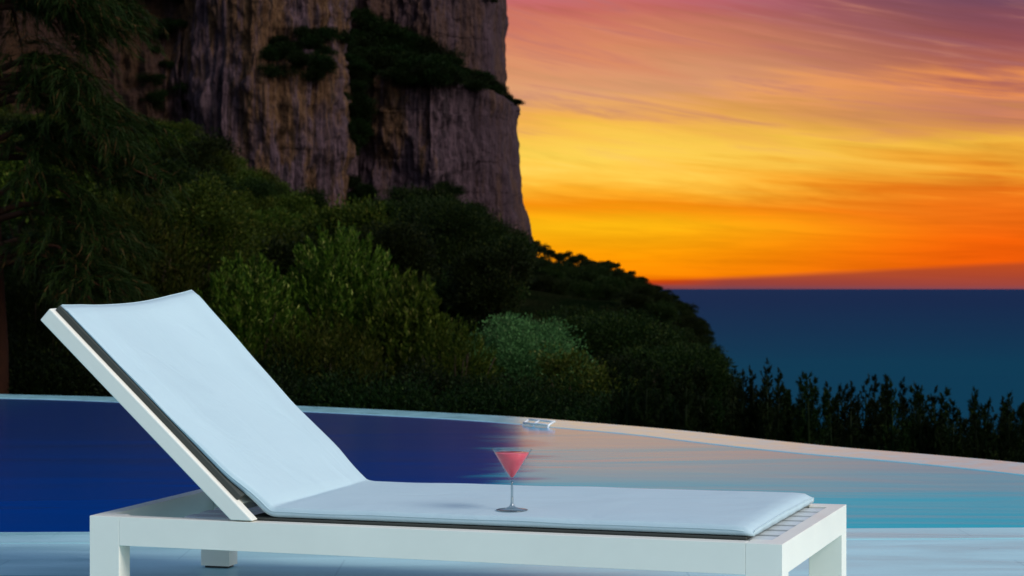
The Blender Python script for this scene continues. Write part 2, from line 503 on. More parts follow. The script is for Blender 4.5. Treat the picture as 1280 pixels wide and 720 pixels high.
# water surface
vs = []; fs = []
for p in rim_in:
    e = deck_edge(p.x) - 0.01
    q = p if p.y > e else Vector((p.x, e, 0))
    vs.append((q.x, e, WATZ)); vs.append((q.x, q.y, WATZ))
NB = 14
W_ = []
for i in range(0, len(vs), 2):
    a, b2 = vs[i], vs[i + 1]
    W_.append([[a[0], a[1] + (b2[1] - a[1]) * k / NB, WATZ] for k in range(NB + 1)])
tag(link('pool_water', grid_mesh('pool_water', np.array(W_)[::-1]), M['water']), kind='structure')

# deck slab with a slim coping course at the water
bm = bmesh.new()
x0, x1 = -26.0, 9.0
def slab(bm, poly, z0, z1):
    lo = [bm.verts.new((x, y, z0)) for x, y in poly]; hi = [bm.verts.new((x, y, z1)) for x, y in poly]
    bm.faces.new(hi); bm.faces.new(lo[::-1])
    for i in range(len(poly)):
        j = (i + 1) % len(poly); bm.faces.new((lo[i], lo[j], hi[j], hi[i]))
slab(bm, [(x0, -8), (x1, -8), (x1, deck_edge(x1) - 0.32), (x0, deck_edge(x0) - 0.32)], -0.3, 0.0)
tag(from_bm('deck', bm, M['deck']), kind='structure')
bm = bmesh.new()
slab(bm, [(x0, deck_edge(x0) - 0.317), (x1, deck_edge(x1) - 0.317), (x1, deck_edge(x1)), (x0, deck_edge(x0))], -0.3, 0.003)
bmesh.ops.bevel(bm, geom=[e for e in bm.edges if abs(e.verts[0].co.z - 0.003) < 1e-4 and abs(e.verts[1].co.z - 0.003) < 1e-4], offset=0.006, segments=2, affect='EDGES')
tag(from_bm('pool_coping', bm, M['deck']), kind='structure')
# the deck carries on to the right of the pool, beyond the frame
bm = bmesh.new()
slab(bm, [(4.23, deck_edge(4.23) + 0.003), (9.0, deck_edge(9.0) + 0.003), (9.0, 9.2), (4.3, 9.2)], -0.3, -0.001)
tag(from_bm('side_deck', bm, M['deck']), kind='structure')

# ------------------------------------------------------------------ hillside terrain
ridge = [(-2200, 120), (-400, 175), (0, 180), (215, 205), (300, 250), (430, 312), (500, 290), (545, 284), (600, 310), (650, 334), (700, 340),
         (760, 347), (800, 366), (830, 384), (855, 404), (872, 424), (888, 452), (905, 486), (930, 540), (1000, 620), (1300, 760), (2400, 1000)]
def terrain(x, y):
    yy = max(y, 6.0)
    px = HX + FX * x / yy
    rowr = interp(px, ridge)
    zr = 0.975 + (361 - rowr) / FX * 230.0
    s = min(1.0, max(0.0, (yy - 19.0) / 211.0))
    z0 = -2.1
    if zr > z0: z = z0 + (zr - z0) * (0.25 * s + 0.75 * s * s * (3 - 2 * s))
    else: z = z0 + (zr - z0) * s
    if y > 262:
        g = sstep(262, 420, y)
        z = z * (1 - g) + (-60) * g if px > 640 else z
    z += noise.fractal(Vector((x * 0.05, y * 0.05, 0)), 1.0, 2.0, 4) * 1.3 * min(1.0, max(0.0, (y - 22) / 60))
    return z
# angular grid: fine where the camera looks
us = np.concatenate([np.linspace(-1.2, -0.34, 30)[:-1], np.linspace(-0.34, 0.34, 200), np.linspace(0.34, 1.2, 22)[1:]])
ys = np.concatenate([np.linspace(7.0, 60, 60), np.linspace(62, 262, 100), np.linspace(266, 520, 40)])
P = np.zeros((len(us), len(ys), 3))
for i, u in enumerate(us):
    for j, y in enumerate(ys):
        x = u * y
        P[i, j] = (x, y, terrain(x, y))
me = grid_mesh('hillside', P[::-1].copy())
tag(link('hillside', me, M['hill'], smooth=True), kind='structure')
# ground that carries the terrace
bm = bmesh.new()
add_box(bm, -40, 40, -30, 8.4, -4.0, -2.15)
tag(from_bm('ground', bm, M['hill']), kind='structure')

# ------------------------------------------------------------------ cliff
def ledge_row(px): return interp(px, [(440, 92), (560, 96), (620, 108), (655, 128)])
def upper_row(px): return interp(px, [(440, 18), (500, 40), (560, 66), (610, 92), (655, 112)])
def cliff_Y(px, z):
    """depth of the rock face seen at that pixel column and height"""
    base = interp(px, [(-700, 212), (0, 226), (150, 236), (215, 239), (260, 234), (330, 232), (400, 236), (428, 241), (436, 252), (448, 256), (464, 254), (540, 252),
                       (600, 257), (632, 260), (650, 268), (656, 276)])
    row = 361 - (z - 0.975) / 250.0 * FX
    if px > 440:
        base += 11.0 * sstep(ledge_row(px), upper_row(px), row) if ledge_row(px) > upper_row(px) else 0
    elif px > 315:
        k = sstep(315, 345, px)
        base += 3.5 * k * sstep(100, 72, row)
    if px < 225:
        base += 3.0 * math.sin(row * 0.02 + px * 0.01)
    return base
def cliff_dpx(px, z):
    row = 361 - (z - 0.975) / 262.0 * FX
    dd = interp(row, [(-400, -22), (90, -20), (104, -17), (116, -3), (126, -1), (160, -6), (200, -4), (250, 4), (300, 15), (330, 22), (400, 40)])
    return dd * sstep(520, 650, px)
pxs = np.concatenate([np.linspace(-700, 130, 110)[:-1], np.linspace(130, 654, 420)])
side = np.linspace(0, 1, 26)[1:]
zs = np.concatenate([np.linspace(-12, 3, 12)[:-1], np.linspace(3, 46, 230)[:-1], np.linspace(46, 72, 30)])
rowsP = []
for px in pxs:
    c = []
    for z in zs:
        Yd = cliff_Y(px, z); p2 = px + cliff_dpx(px, z)
        c.append((0.0 + (p2 - HX) / FX * Yd, Yd, z))
    rowsP.append(c)
edge = rowsP[-1]
for s_ in side:
    rowsP.append([(p[0] - 30 * s_ ** 1.3 + 0.2 * s_, p[1] + 90 * s_, p[2]) for p in edge])
P = np.array(rowsP)
nu, nv = P.shape[:2]
# displace along the plan normal
dP = np.gradient(P[:, :, :2], axis=0)
ln = np.hypot(dP[..., 0], dP[..., 1]) + 1e-9
nx, ny = dP[..., 1] / ln, -dP[..., 0] / ln
k = 9                                                          # smooth the normals along the wall
ker = np.ones(k) / k
for arr in (nx, ny):
    for j in range(nv):
        arr[:, j] = np.convolve(np.pad(arr[:, j], k // 2, mode='edge'), ker, mode='valid')
arc = np.concatenate([[0], np.cumsum(np.hypot(np.diff(P[:, 60, 0]), np.diff(P[:, 60, 1])))])
Q = P.copy()
for i in range(nu):
    a = arc[i]
    for j in range(nv):
        x, y, z = P[i, j]
        f1 = 1 - abs(noise.noise(Vector((a * 0.30, z * 0.030, 1.7)))) * 2
        f2 = 1 - abs(noise.noise(Vector((a * 0.85, z * 0.06, 5.1)))) * 2
        f3 = noise.fractal(Vector((x * 0.16, y * 0.16, z * 0.12)), 1.0, 2.0, 4)
        f4 = noise.fractal(Vector((x * 0.8, y * 0.8, z * 0.5 + 9)), 1.0, 2.0, 3)
        rb = sstep(455, 475, pxs[i]) if i < len(pxs) else 1.0
        f5 = noise.cell(Vector((a * 0.22, z * 0.16, 3.3))) + 0.6 * noise.cell(Vector((a * 0.5, z * 0.35, 7.3)))
        dd = f1 * (1.0 - .7 * rb) + f2 * (0.5 - .25 * rb) + f3 * 1.5 + f4 * 0.5 + f5 * (0.08 + .14 * rb) - 0.8
        near_edge = sstep(560, 650, pxs[i]) if i < len(pxs) else 1.0
        dd *= 1 - 0.55 * near_edge
        Q[i, j, 0] += nx[i, j] * dd; Q[i, j, 1] += ny[i, j] * dd
        if z > 62:
            g = (z - 62) / 10.0
            Q[i, j, 1] += 22 * g * g
me = grid_mesh('cliff', Q)
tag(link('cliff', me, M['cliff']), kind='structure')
# plateau closing the top
top = Q[:, -1]
bm = bmesh.new()
tv = [bm.verts.new(tuple(p)) for p in top[::4]]
tb = [bm.verts.new((-260, 420, 74)), bm.verts.new((-260, 230, 72))]
bm.faces.new(tv + tb)
tag(from_bm('plateau', bm, M['hill']), kind='structure')

# ------------------------------------------------------------------ vegetation
def leaves_mesh(name, centers, dirs, L, Wd, bend=0.25):
    """one rhombic leaf (2 tris folded) per centre; numpy arrays"""
    n = len(centers)
    d_ = dirs / (np.linalg.norm(dirs, axis=1, keepdims=True) + 1e-9)
    rnd = RS.normal(size=(n, 3))
    s_ = np.cross(d_, rnd); s_ /= (np.linalg.norm(s_, axis=1, keepdims=True) + 1e-9)
    up_ = np.cross(s_, d_)
    L = L.reshape(-1, 1); Wd = Wd.reshape(-1, 1)
    v0 = centers
    v1 = centers + d_ * L * 0.45 + s_ * Wd * 0.5 + up_ * L * 0.06
    v2 = centers + d_ * L - up_ * L * bend * 0.3
    v3 = centers + d_ * L * 0.45 - s_ * Wd * 0.5 + up_ * L * 0.06
    V_ = np.stack([v0, v1, v2, v3], axis=1).reshape(-1, 3)
    me = bpy.data.meshes.new(name)
    me.vertices.add(4 * n); me.vertices.foreach_set('co', V_.ravel())
    me.loops.add(4 * n); me.loops.foreach_set('vertex_index', np.arange(4 * n))
    me.polygons.add(n); me.polygons.foreach_set('loop_start', np.arange(0, 4 * n, 4)); me.polygons.foreach_set('loop_total', np.full(n, 4))
    me.update(calc_edges=True)
    return me

RS = np.random.RandomState(7)

def crown_mesh(name, rx, ry, rz, cz, clumps, per, leaf, upward=0.3, clump_r=0.28, flat=1.0, seed=0, lumps=None, tight=0):
    rs = np.random.RandomState(seed)
    C_, D_ = [], []
    lumps = lumps or 5
    # a few sub-crowns make an uneven outline
    sub = []
    for k in range(lumps):
        a = rs.uniform(0, 2 * math.pi); r = rs.uniform(0.25, 0.62)
        if tight:
            sub.append((math.cos(a) * .16 * rx, math.sin(a) * .16 * ry, cz, rs.uniform(.78, .9))); continue
        sub.append((math.cos(a) * r * rx, math.sin(a) * r * ry, cz + rs.uniform(-0.45, 0.5) * rz, rs.uniform(0.42, 0.68)))
    for k in range(clumps):
        sx, sy, sz, sr = sub[k % lumps]
        v = rs.normal(size=3); v /= np.linalg.norm(v)
        if v[2] < -0.3: v[2] *= -0.6
        rr = rs.uniform(0.55, 1.0) ** 0.5
        c = np.array([sx + v[0] * rr * rx * sr, sy + v[1] * rr * ry * sr, sz + v[2] * rr * rz * sr])
        cr = clump_r * rs.uniform(0.6, 1.3)
        g = rs.normal(size=(per, 3)); gl = np.linalg.norm(g, axis=1, keepdims=True); g = g / gl * np.minimum(gl, 1.9) * cr * np.array([1, 1, 0.7 * flat])
        C_.append(c + g)
        out = g / (cr + 1e-6) * 0.6 + v * 0.8 + rs.normal(size=(per, 3)) * 0.6
        out[:, 2] += upward
        D_.append(out)
    C_ = np.concatenate(C_); D_ = np.concatenate(D_)
    n = len(C_)
    return leaves_mesh(name, C_, D_, leaf * rs.uniform(0.6, 1.3, n), leaf * 0.5 * rs.uniform(0.6, 1.2, n))

def trunk_mesh(name, h, r, limbs, spread, seed=0, lean=0.0):
    rnd = random.Random(seed)
    parts = []
    path = [Vector((lean * s * h + rnd.uniform(-.03, .03) * h * s, rnd.uniform(-.03, .03) * h * s, h * s)) for s in (0, .2, .4, .6, .8, 1.0)]
    parts.append(tube_rings(path, [r * (1.25 - s) if s > .01 else r * 1.4 for s in (0, .2, .4, .6, .8, 1.0)], 8))
    for k in range(limbs):
        s0 = rnd.uniform(0.35, 0.9); b = path[min(5, int(s0 * 5))].copy()
        a = rnd.uniform(0, 6.28)
        dv = Vector((math.cos(a), math.sin(a), rnd.uniform(0.4, 1.1))) * spread * rnd.uniform(0.6, 1)
        parts.append(tube_rings([b, b + dv * 0.4 + Vector((0, 0, -.03)), b + dv * 0.75, b + dv], [r * .5, r * .35, r * .22, r * .08], 6))
    return merged(name, parts)

def make_tree(name, crown_me, crown_mat, trunk_me, trunk_mat, label, cat, group=None):
    root = empty(name, (0, 0, 0))
    tag(root, label, cat, group)
    link('trunk', trunk_me, trunk_mat, root, True)
    link('crown', crown_me, crown_mat, root)
    return root

protos_used = {}
def place(root, loc, rz=0.0, s=1.0, sz=None, label=None, group=None):
    """first use moves the prototype itself, later uses copy it"""
    if protos_used.get(root.name):
        o = copy_tree(root)
    else:
        o = root; protos_used[root.name] = True
    o.location = loc; o.rotation_euler = (0, 0, rz); o.scale = (s, s, sz or s)
    if label: o['label'] = label
    if group: o['group'] = group
    return o

rnd = random.Random(11)

# --- hillside evergreen trees: four prototypes, copied up the slope
HT = []
for k in range(5):
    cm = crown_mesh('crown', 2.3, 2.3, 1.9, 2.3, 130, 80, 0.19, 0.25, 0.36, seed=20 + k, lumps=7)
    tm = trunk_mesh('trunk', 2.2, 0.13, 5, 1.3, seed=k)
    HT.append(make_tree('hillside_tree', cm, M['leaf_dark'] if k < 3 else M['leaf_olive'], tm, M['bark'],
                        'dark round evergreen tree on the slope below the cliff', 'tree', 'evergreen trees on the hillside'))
spots = []
def try_spot(px, Y, mind):
    x = (px - HX) / FX * Y
    for (a, b_, c_) in spots:
        if (a - x) ** 2 + (b_ - Y) ** 2 < (mind) ** 2: return None
    spots.append((x, Y, 0)); return x
cnt = 0
sil = [(655, 300), (700, 318), (760, 330), (830, 364), (862, 385), (878, 402), (890, 432), (912, 464), (960, 500), (1300, 620)]
bands = [(222, 11, 3.4), (205, 12, 3.6), (188, 13, 3.6), (168, 12, 3.6), (148, 12, 3.5), (128, 11, 3.4), (108, 11, 3.2), (90, 10, 3.0), (74, 9, 2.8)]
for Yc, dyr, mind in bands:
    pxv = -60
    while pxv < 905:
        Yd = Yc + rnd.uniform(-dyr, dyr) * 0.7
        x = (pxv - HX) / FX * Yd
        pz = terrain(x, Yd)
        row_base = HY - (pz - CAMZ) / Yd * FX
        if row_base < 540:
            s = rnd.uniform(0.75, 1.15)
            if pxv > 640: s = rnd.uniform(0.38, 0.62) * (1.0 if Yd > 120 else 0.8)
            if pxv > 655:
                lim = CAMZ + (HY - interp(pxv, sil)) / FX * Yd            # keep the headland's outline
                s = min(s, max(0.12, (lim - pz + 0.5) / 4.2))
            idx = rnd.choice([0, 1, 2]) if pxv > 470 else rnd.choice([0, 1, 3, 4, 3, 4])
            lab = 'dark round evergreen tree on the slope below the cliff'; grp = 'evergreen trees on the hillside'
            if pxv > 655: lab = 'small dark tree on the headland that slopes down to the sea'; grp = 'trees on the headland'
            elif idx > 2: lab = 'olive green round tree on the slope under the streaked rock face'; grp = 'olive green trees on the hillside'
            place(HT[idx], (x, Yd, pz - 0.5), rnd.uniform(0, 6.28), s, s * rnd.uniform(0.8, 1.1), lab, grp)
            cnt += 1
        pxv += mind * 0.88 * FX / Yd * rnd.uniform(0.75, 1.2) * (0.55 if pxv > 640 else 1.0)
print('hillside trees', cnt)
# ridge trees on the headland, seen against the sky
for k in range(46):
    pxv = 664 + k * 5.2 + rnd.uniform(-2, 2)
    Yd = 230 + rnd.uniform(-4, 6)
    x = (pxv - HX) / FX * Yd
    s = rnd.choice([0.24, 0.3, 0.34, 0.4, 0.46])
    zt_ = CAMZ + (HY - interp(pxv, sil) + rnd.uniform(-2, 7)) / FX * Yd
    place(HT[rnd.choice([0, 1, 2])], (x, Yd, zt_ - 4.1 * s), rnd.uniform(0, 6.28), s, s,
          'tiny wind-shaped tree on the ridge line, dark against the orange sky', 'trees along the headland ridge')

# --- shrubs rooted on the cliff ledges
CS = []
for k in range(3):
    cm = crown_mesh('foliage', 1.5, 1.5, 1.0, 0.9, 60, 50, 0.19, 0.2, 0.3, seed=50 + k, lumps=5)
    tm = trunk_mesh('stem', 0.9, 0.06, 4, 0.7, seed=40 + k)
    rt = empty('cliff_shrub', (0, 0, 0)); tag(rt, 'dark shrub rooted on a ledge of the rock face', 'shrub', 'shrubs on the cliff')
    link('stem', tm, M['bark'], rt, True); link('foliage', cm, M['leaf_hedge'], rt)
    CS.append(rt)
def cliff_shrub(px, row, s, label, group, out=0.6):
    z = CAMZ + (HY - row) / FX * 250
    for _ in range(3):
        Yd = cliff_Y(px, z); z = CAMZ + (HY - row) / FX * Yd
    p2 = px + cliff_dpx(px, z)
    place(CS[rnd.randrange(3)], ((p2 - HX) / FX * Yd, Yd - out, z - 0.9 * s), rnd.uniform(0, 6.28), s, s * rnd.uniform(0.8, 1.15), label, group)
LB, GB = 'dark shrub on the long sloping ledge between the two tiers of rock', 'shrubs on the long sloping ledge'
for k in range(110):
    f = rnd.random(); px = 446 + f * 186
    r0, r1 = upper_row(px), ledge_row(px)
    row = r0 + (r1 - r0) * rnd.uniform(0.0, 1.05)
    cliff_shrub(px, row + 4, rnd.uniform(0.9, 1.5) * (1.15 if px < 560 else 0.8), LB, GB, 0.8)
for k in range(9):
    px = 630 + k * 2.6; cliff_shrub(px, 102 + k * 3.6 + rnd.uniform(-3, 3), rnd.uniform(0.42, 0.75), 'small shrub leaning out from the corner of the ledge against the sky', 'shrubs at the corner of the ledge', 0.2)
for k in range(26):
    px = rnd.uniform(338, 436); row = rnd.uniform(42, 98)
    cliff_shrub(px, row, rnd.uniform(0.8, 1.35), 'dark shrub in the hollow above the streaked pillars of rock', 'shrubs in the hollow of the rock', 0.5)
for k in range(64):
    row = rnd.uniform(-5, 300); px = 443 + rnd.uniform(-9, 12) + (row - 150) * 0.03
    cliff_shrub(px, row, rnd.uniform(0.8, 1.3), 'dark shrub in the deep gully between the two buttresses', 'shrubs in the gully', 4.5)
for k in range(26):
    row = rnd.uniform(-10, 190); px = 205 + rnd.uniform(-26, 20) + row * 0.05
    cliff_shrub(px, row, rnd.uniform(0.5, 1.1), 'dark shrub on the rust-stained flank of the rock', 'shrubs on the rusty flank', 0.5)
for k in range(24):
    px = rnd.uniform(455, 600); row = rnd.uniform(235, 300)
    cliff_shrub(px, row, rnd.uniform(0.9, 1.6), 'dark shrub at the foot of the right-hand rock buttress', 'shrubs at the foot of the right buttress', 3.0)
for px, row, s in ((628, -3, 0.7), (636, 2, 0.5)):
    cliff_shrub(px, row, s, 'shrub at the top edge of the upper rock tier against the sky', 'shrubs on the upper edge', 0.2)

# --- large shrubs and trees just beyond the pool
def shoots_mesh(name, rx, ry, h, n_shoot, per, leaf, seed, spread=0.55):
    """upright leafy shoots, oleander fashion: long leaves up each shoot"""
    rs = np.random.RandomState(seed)
    C_, D_, L_, W2 = [], [], [], []
    for k in range(n_shoot):
        a = rs.uniform(0, 2 * math.pi); r = math.sqrt(rs.uniform(0, 1))
        bx, by = math.cos(a) * r * rx, math.sin(a) * r * ry
        dome = math.sqrt(max(0.0, 1 - (r * 0.93) ** 2))
        hh = h * (0.30 + 0.70 * dome) * rs.uniform(0.82, 1.08)
        l = rs.uniform(0.35, 0.8)
        low = rs.uniform(0.0, 1.0) ** 0.7
        ztop = hh * (0.25 + 0.75 * low) if rs.rand() < 0.55 else hh
        dirv = np.array([bx / rx * spread, by / ry * spread, 1.0]) + rs.normal(size=3) * 0.18
        dirv /= np.linalg.norm(dirv)
        tip = np.array([bx, by, ztop])
        for q in range(per):
            s = rs.rand() ** 0.8
            base = tip - dirv * l * (1 - s)
            lat = rs.normal(size=3); lat -= dirv * lat.dot(dirv); lat /= np.linalg.norm(lat)
            C_.append(base); D_.append(dirv * (0.5 + 0.9 * s) + lat * (0.95 - 0.5 * s))
            L_.append(leaf * rs.uniform(0.7, 1.2)); W2.append(leaf * 0.24 * rs.uniform(0.8, 1.2))
    return leaves_mesh(name, np.array(C_), np.array(D_), np.array(L_), np.array(W2))

def stems_mesh(name, rx, ry, h, n, seed):
    rs = random.Random(seed); parts = []
    for k in range(n):
        a = rs.uniform(0, 6.28); r = rs.uniform(0.1, 0.8)
        b = Vector((math.cos(a) * rx * 0.15, math.sin(a) * ry * 0.15, 0)); tip = Vector((math.cos(a) * rx * r, math.sin(a) * ry * r, h * rs.uniform(.6, .85)))
        mid = b.lerp(tip, .5) + Vector((0, 0, .15 * h))
        parts.append(tube_rings([b, b.lerp(mid, .5), mid, tip], [.035, .028, .02, .007], 6))
    return merged(name, parts)

def shrub(name, label, cat, px, row_top, Y, half_px, mat, seed, n=420, per=26, leaf=0.13, group=None, kindm='shoots', base=None, stem_mat=None, tight=0):
    x = (px - HX) / FX * Y
    zt = CAMZ + (HY - row_top) / FX * Y
    zb = (terrain(x, Y) if base is None else base) - 0.05
    h = zt - zb; rx = half_px / FX * Y
    rt = empty(name, (x, Y, zb)); tag(rt, label, cat, group)
    ry = min(rx, 2.2)
    link('stem', stems_mesh('stem', rx, ry, h, 16, seed), stem_mat or M['bark'], rt, True)
    if kindm == 'shoots': me = shoots_mesh('foliage', rx, ry, h, n, per, leaf, seed)
    else: me = crown_mesh('foliage', rx * 1.15, ry * 1.1, h * 0.55, h * 0.5, n, per, leaf, 0.3, 0.17 * max(rx, .8), seed=seed, lumps=9, tight=tight)
    link('foliage', me, mat, rt)
    return rt

shrub('oleander_shrub', 'tall yellow-green leafy shrub, highest of the bushes right of the backrest', 'shrub', 425, 296, 31, 95, M['leaf_bright'], 101, 900, 34, 0.115)
shrub('oleander_shrub', 'mid-green leafy shrub directly behind the right edge of the backrest', 'shrub', 305, 333, 30, 85, M['leaf_bright'], 102, 800, 34, 0.115)
shrub('oleander_shrub', 'yellow-tipped leafy shrub between the tall green shrub and the silver-green one', 'shrub', 505, 352, 30, 72, M['leaf_bright'], 103, 700, 34, 0.11)
shrub('oleander_shrub', 'low dark green shrub just above the pool rim in front of the tall shrub', 'shrub', 400, 402, 27, 110, M['leaf_olive'], 104, 700, 30, 0.08)
shrub('oleander_shrub', 'low olive shrub on the left side of the silver-green bush', 'shrub', 568, 408, 29, 66, M['leaf_olive'], 105, 500, 30, 0.08)
shrub('round_shrub', 'smooth rounded silver-green shrub standing above the middle of the pool rim', 'shrub', 650, 397, 31, 76, M['leaf_silver'], 106, 360, 150, 0.05, kindm='crown', tight=1)
shrub('round_shrub', 'small brighter green shrub at the lower right of the silver-green bush', 'shrub', 716, 447, 28, 55, M['leaf_bright'], 107, 240, 110, 0.055, kindm='crown')
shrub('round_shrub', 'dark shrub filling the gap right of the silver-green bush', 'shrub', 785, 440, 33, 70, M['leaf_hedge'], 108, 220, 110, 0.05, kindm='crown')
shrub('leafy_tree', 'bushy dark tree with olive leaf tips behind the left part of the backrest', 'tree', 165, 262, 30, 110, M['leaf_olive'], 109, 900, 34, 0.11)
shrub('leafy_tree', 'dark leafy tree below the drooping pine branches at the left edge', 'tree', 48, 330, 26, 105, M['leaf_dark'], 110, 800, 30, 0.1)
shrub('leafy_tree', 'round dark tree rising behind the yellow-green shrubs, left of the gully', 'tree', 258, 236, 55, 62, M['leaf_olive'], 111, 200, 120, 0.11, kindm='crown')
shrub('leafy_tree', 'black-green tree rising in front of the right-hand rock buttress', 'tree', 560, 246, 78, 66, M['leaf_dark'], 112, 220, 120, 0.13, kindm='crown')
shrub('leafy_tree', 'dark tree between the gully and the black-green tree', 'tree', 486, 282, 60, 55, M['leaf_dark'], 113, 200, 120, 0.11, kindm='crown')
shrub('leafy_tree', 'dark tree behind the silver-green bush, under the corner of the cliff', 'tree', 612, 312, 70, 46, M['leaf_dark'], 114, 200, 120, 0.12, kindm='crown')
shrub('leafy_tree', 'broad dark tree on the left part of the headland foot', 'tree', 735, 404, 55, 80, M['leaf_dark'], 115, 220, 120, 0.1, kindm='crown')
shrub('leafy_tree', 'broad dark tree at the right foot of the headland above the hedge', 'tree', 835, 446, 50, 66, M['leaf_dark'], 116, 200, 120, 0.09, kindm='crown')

# --- low dark bushes directly outside the rim (copies)
LBP = []
for k in range(3):
    rt = empty('low_bush', (0, 0, 0)); tag(rt, 'low dark bush growing right outside the pool rim', 'bush', 'low bushes outside the pool rim')
    link('stem', stems_mesh('stem', 0.7, 0.5, 0.8, 9, 200 + k), M['bark'], rt, True)
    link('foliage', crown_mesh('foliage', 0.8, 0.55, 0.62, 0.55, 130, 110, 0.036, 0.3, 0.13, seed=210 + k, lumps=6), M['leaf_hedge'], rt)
    LBP.append(rt)
def rim_y(px):
    row = interp(px, rim_px); return FX * (CAMZ - RIMZ) / (row - HY)
pxv = -60
while pxv < 1330:
    for lay in range(2):
        Yd = 25.0 + lay * 2.2 + rnd.uniform(-.8, .8)
        x = (pxv - HX) / FX * Yd
        row_t = interp(pxv, [(-60, 440), (240, 456), (560, 478), (600, 492), (700, 496), (760, 488), (880, 512), (1000, 538), (1300, 556)]) + rnd.uniform(-12, 14) - lay * 8
        zt = CAMZ + (HY - row_t) / FX * Yd
        s = 1.0
        s = rnd.uniform(1.35, 1.7)
        place(LBP[rnd.randrange(3)], (x, Yd, zt - 1.15 * s), rnd.uniform(0, 6.28), s, s)
    pxv += 34 + rnd.uniform(0, 14)

# --- hedge of young upright conifers with feathery tips, right side
UP = []
for k in range(5):
    rs = np.random.RandomState(300 + k)
    H_ = 1.7
    C_, D_ = [], []
    leaders = [(0, 0, H_)] + [(rs.uniform(-.26, .26), rs.uniform(-.2, .2), H_ * rs.uniform(.62, .95)) for _ in range(3)]
    for (tx, ty, tz) in leaders:
        for q in range(64):
            s = rs.uniform(0.12, 1.0) ** 0.8; z = tz * s
            a = rs.uniform(0, 6.28); bl = (0.27 * (1 - s) ** 1.1 + 0.022) * rs.uniform(0.6, 1.2)
            up_ = rs.uniform(0.7, 1.7)
            for m_ in range(34):
                f = rs.rand()
                C_.append((tx * s + math.cos(a) * bl * f, ty * s + math.sin(a) * bl * f, z + bl * up_ * f * f))
                v = rs.normal(size=3) * 0.45
                D_.append((math.cos(a) * .6 + v[0], math.sin(a) * .6 + v[1], 0.35 + up_ * f + v[2]))
    n = len(C_)
    me = leaves_mesh('foliage', np.array(C_), np.array(D_), rs.uniform(.022, .05, n), rs.uniform(.005, .009, n))
    rt = empty('young_conifer', (0, 0, 0)); tag(rt, 'young upright conifer with feathery tip in the hedge in front of the sea', 'conifer', 'young conifers in the hedge beyond the pool')
    link('trunk', merged('trunk', [tube_rings([Vector((0, 0, -.2)), Vector((0, 0, .6)), Vector((.01, 0, 1.2)), Vector((0, 0, 1.6))], [.03, .025, .015, .004], 6)]), M['leaf_hedge'], rt, True)
    link('foliage', me, M['leaf_hedge'], rt)
    UP.append(rt)
hedge_top = [(800, 452), (850, 462), (900, 466), (930, 462), (958, 462), (985, 482), (1005, 474), (1040, 490), (1065, 486), (1090, 476), (1110, 478), (1145, 484),
             (1175, 496), (1200, 508), (1224, 492), (1250, 504), (1275, 500), (1330, 498)]
pxv = 770
while pxv < 1335:
    for lay in range(3):
        Yd = 22.0 + lay * 1.5 + rnd.uniform(-.5, .5)
        q = pxv + rnd.uniform(-12, 12) + lay * 7
        row_t = interp(q, hedge_top) + rnd.uniform(-12, 14) + lay * 2
        x = (q - HX) / FX * Yd; zt = CAMZ + (HY - row_t) / FX * Yd
        s = rnd.uniform(1.25, 1.6)
        place(UP[rnd.randrange(5)], (x, Yd, zt - 1.7 * s), rnd.uniform(0, 6.28), s, s)
    pxv += 14 + rnd.uniform(0, 10)

# --- the big pine at the left edge, its long drooping needle sprays hanging over the slope
def pine():
    Yp = 24.0
    base = Vector(((-12 - HX) / FX * Yp, Yp, -1.3))
    rt = empty('pine_tree', base); tag(rt, 'tall dark pine with long drooping needle sprays and reddish trunk at the left edge', 'pine tree')
    tr = [Vector((0, 0, -0.1)), Vector((0.03, 0, 1.5)), Vector((-0.06, 0.05, 3.2)), Vector((-0.05, 0, 5.2)), Vector((0.05, 0, 7.5)), Vector((0, 0, 9.6))]
    parts = [tube_rings(tr, [.24, .2, .17, .14, .09, .03], 12)]
    rs = np.random.RandomState(5)
    C_, D_, L_, W2 = [], [], [], []
    for k in range(54):
        z0 = rs.uniform(2.4, 8.8)
        a = rs.uniform(-0.75, 0.75) if k % 4 else rs.uniform(0, 6.28)        # most limbs reach out over the slope to the right
        ln_ = rs.uniform(1.2, 2.45) * (1.0 - 0.045 * (z0 - 2.5))
        pts = []
        rise = rs.uniform(0.05, 0.5)
        for s in np.linspace(0, 1, 9):
            pts.append(Vector((math.cos(a) * ln_ * s, math.sin(a) * ln_ * s, z0 + rise * math.sin(s * 2.2) - 0.75 * s * s * rs.uniform(.8, 1.2))))
        parts.append(tube_rings(pts, [.05, .045, .04, .034, .028, .022, .017, .012, .006], 6))
        # side twigs, each an arching spray of needles
        for q in range(30):
            s = rs.uniform(0.25, 1.0); i = min(7, int(s * 8)); p = pts[i].lerp(pts[i + 1], s * 8 - i if s < 1 else 1)
            ta = a + rs.choice([-1, 1]) * rs.uniform(0.2, 1.3)
            tl = rs.uniform(0.35, 0.8)
            prev = None
            for m_ in range(13):
                f = m_ / 12.0
                c = np.array([p.x + math.cos(ta) * tl * f, p.y + math.sin(ta) * tl * f, p.z + 0.16 * math.sin(f * 2.4) - 0.30 * f * f])
                dirv = np.array([math.cos(ta), math.sin(ta), 0.3 - 1.3 * f])
                for r_ in range(4):
                    C_.append(c); D_.append(dirv + rs.normal(size=3) * 0.28 + np.array([0, 0, -0.25]))
                    L_.append(rs.uniform(.16, .30)); W2.append(rs.uniform(.008, .016))
    link('trunk', merged('trunk', parts), M['bark_red'], rt, True)
    link('crown', leaves_mesh('crown', np.array(C_), np.array(D_), np.array(L_), np.array(W2), 0.9), M['leaf_pine'], rt)
pine()

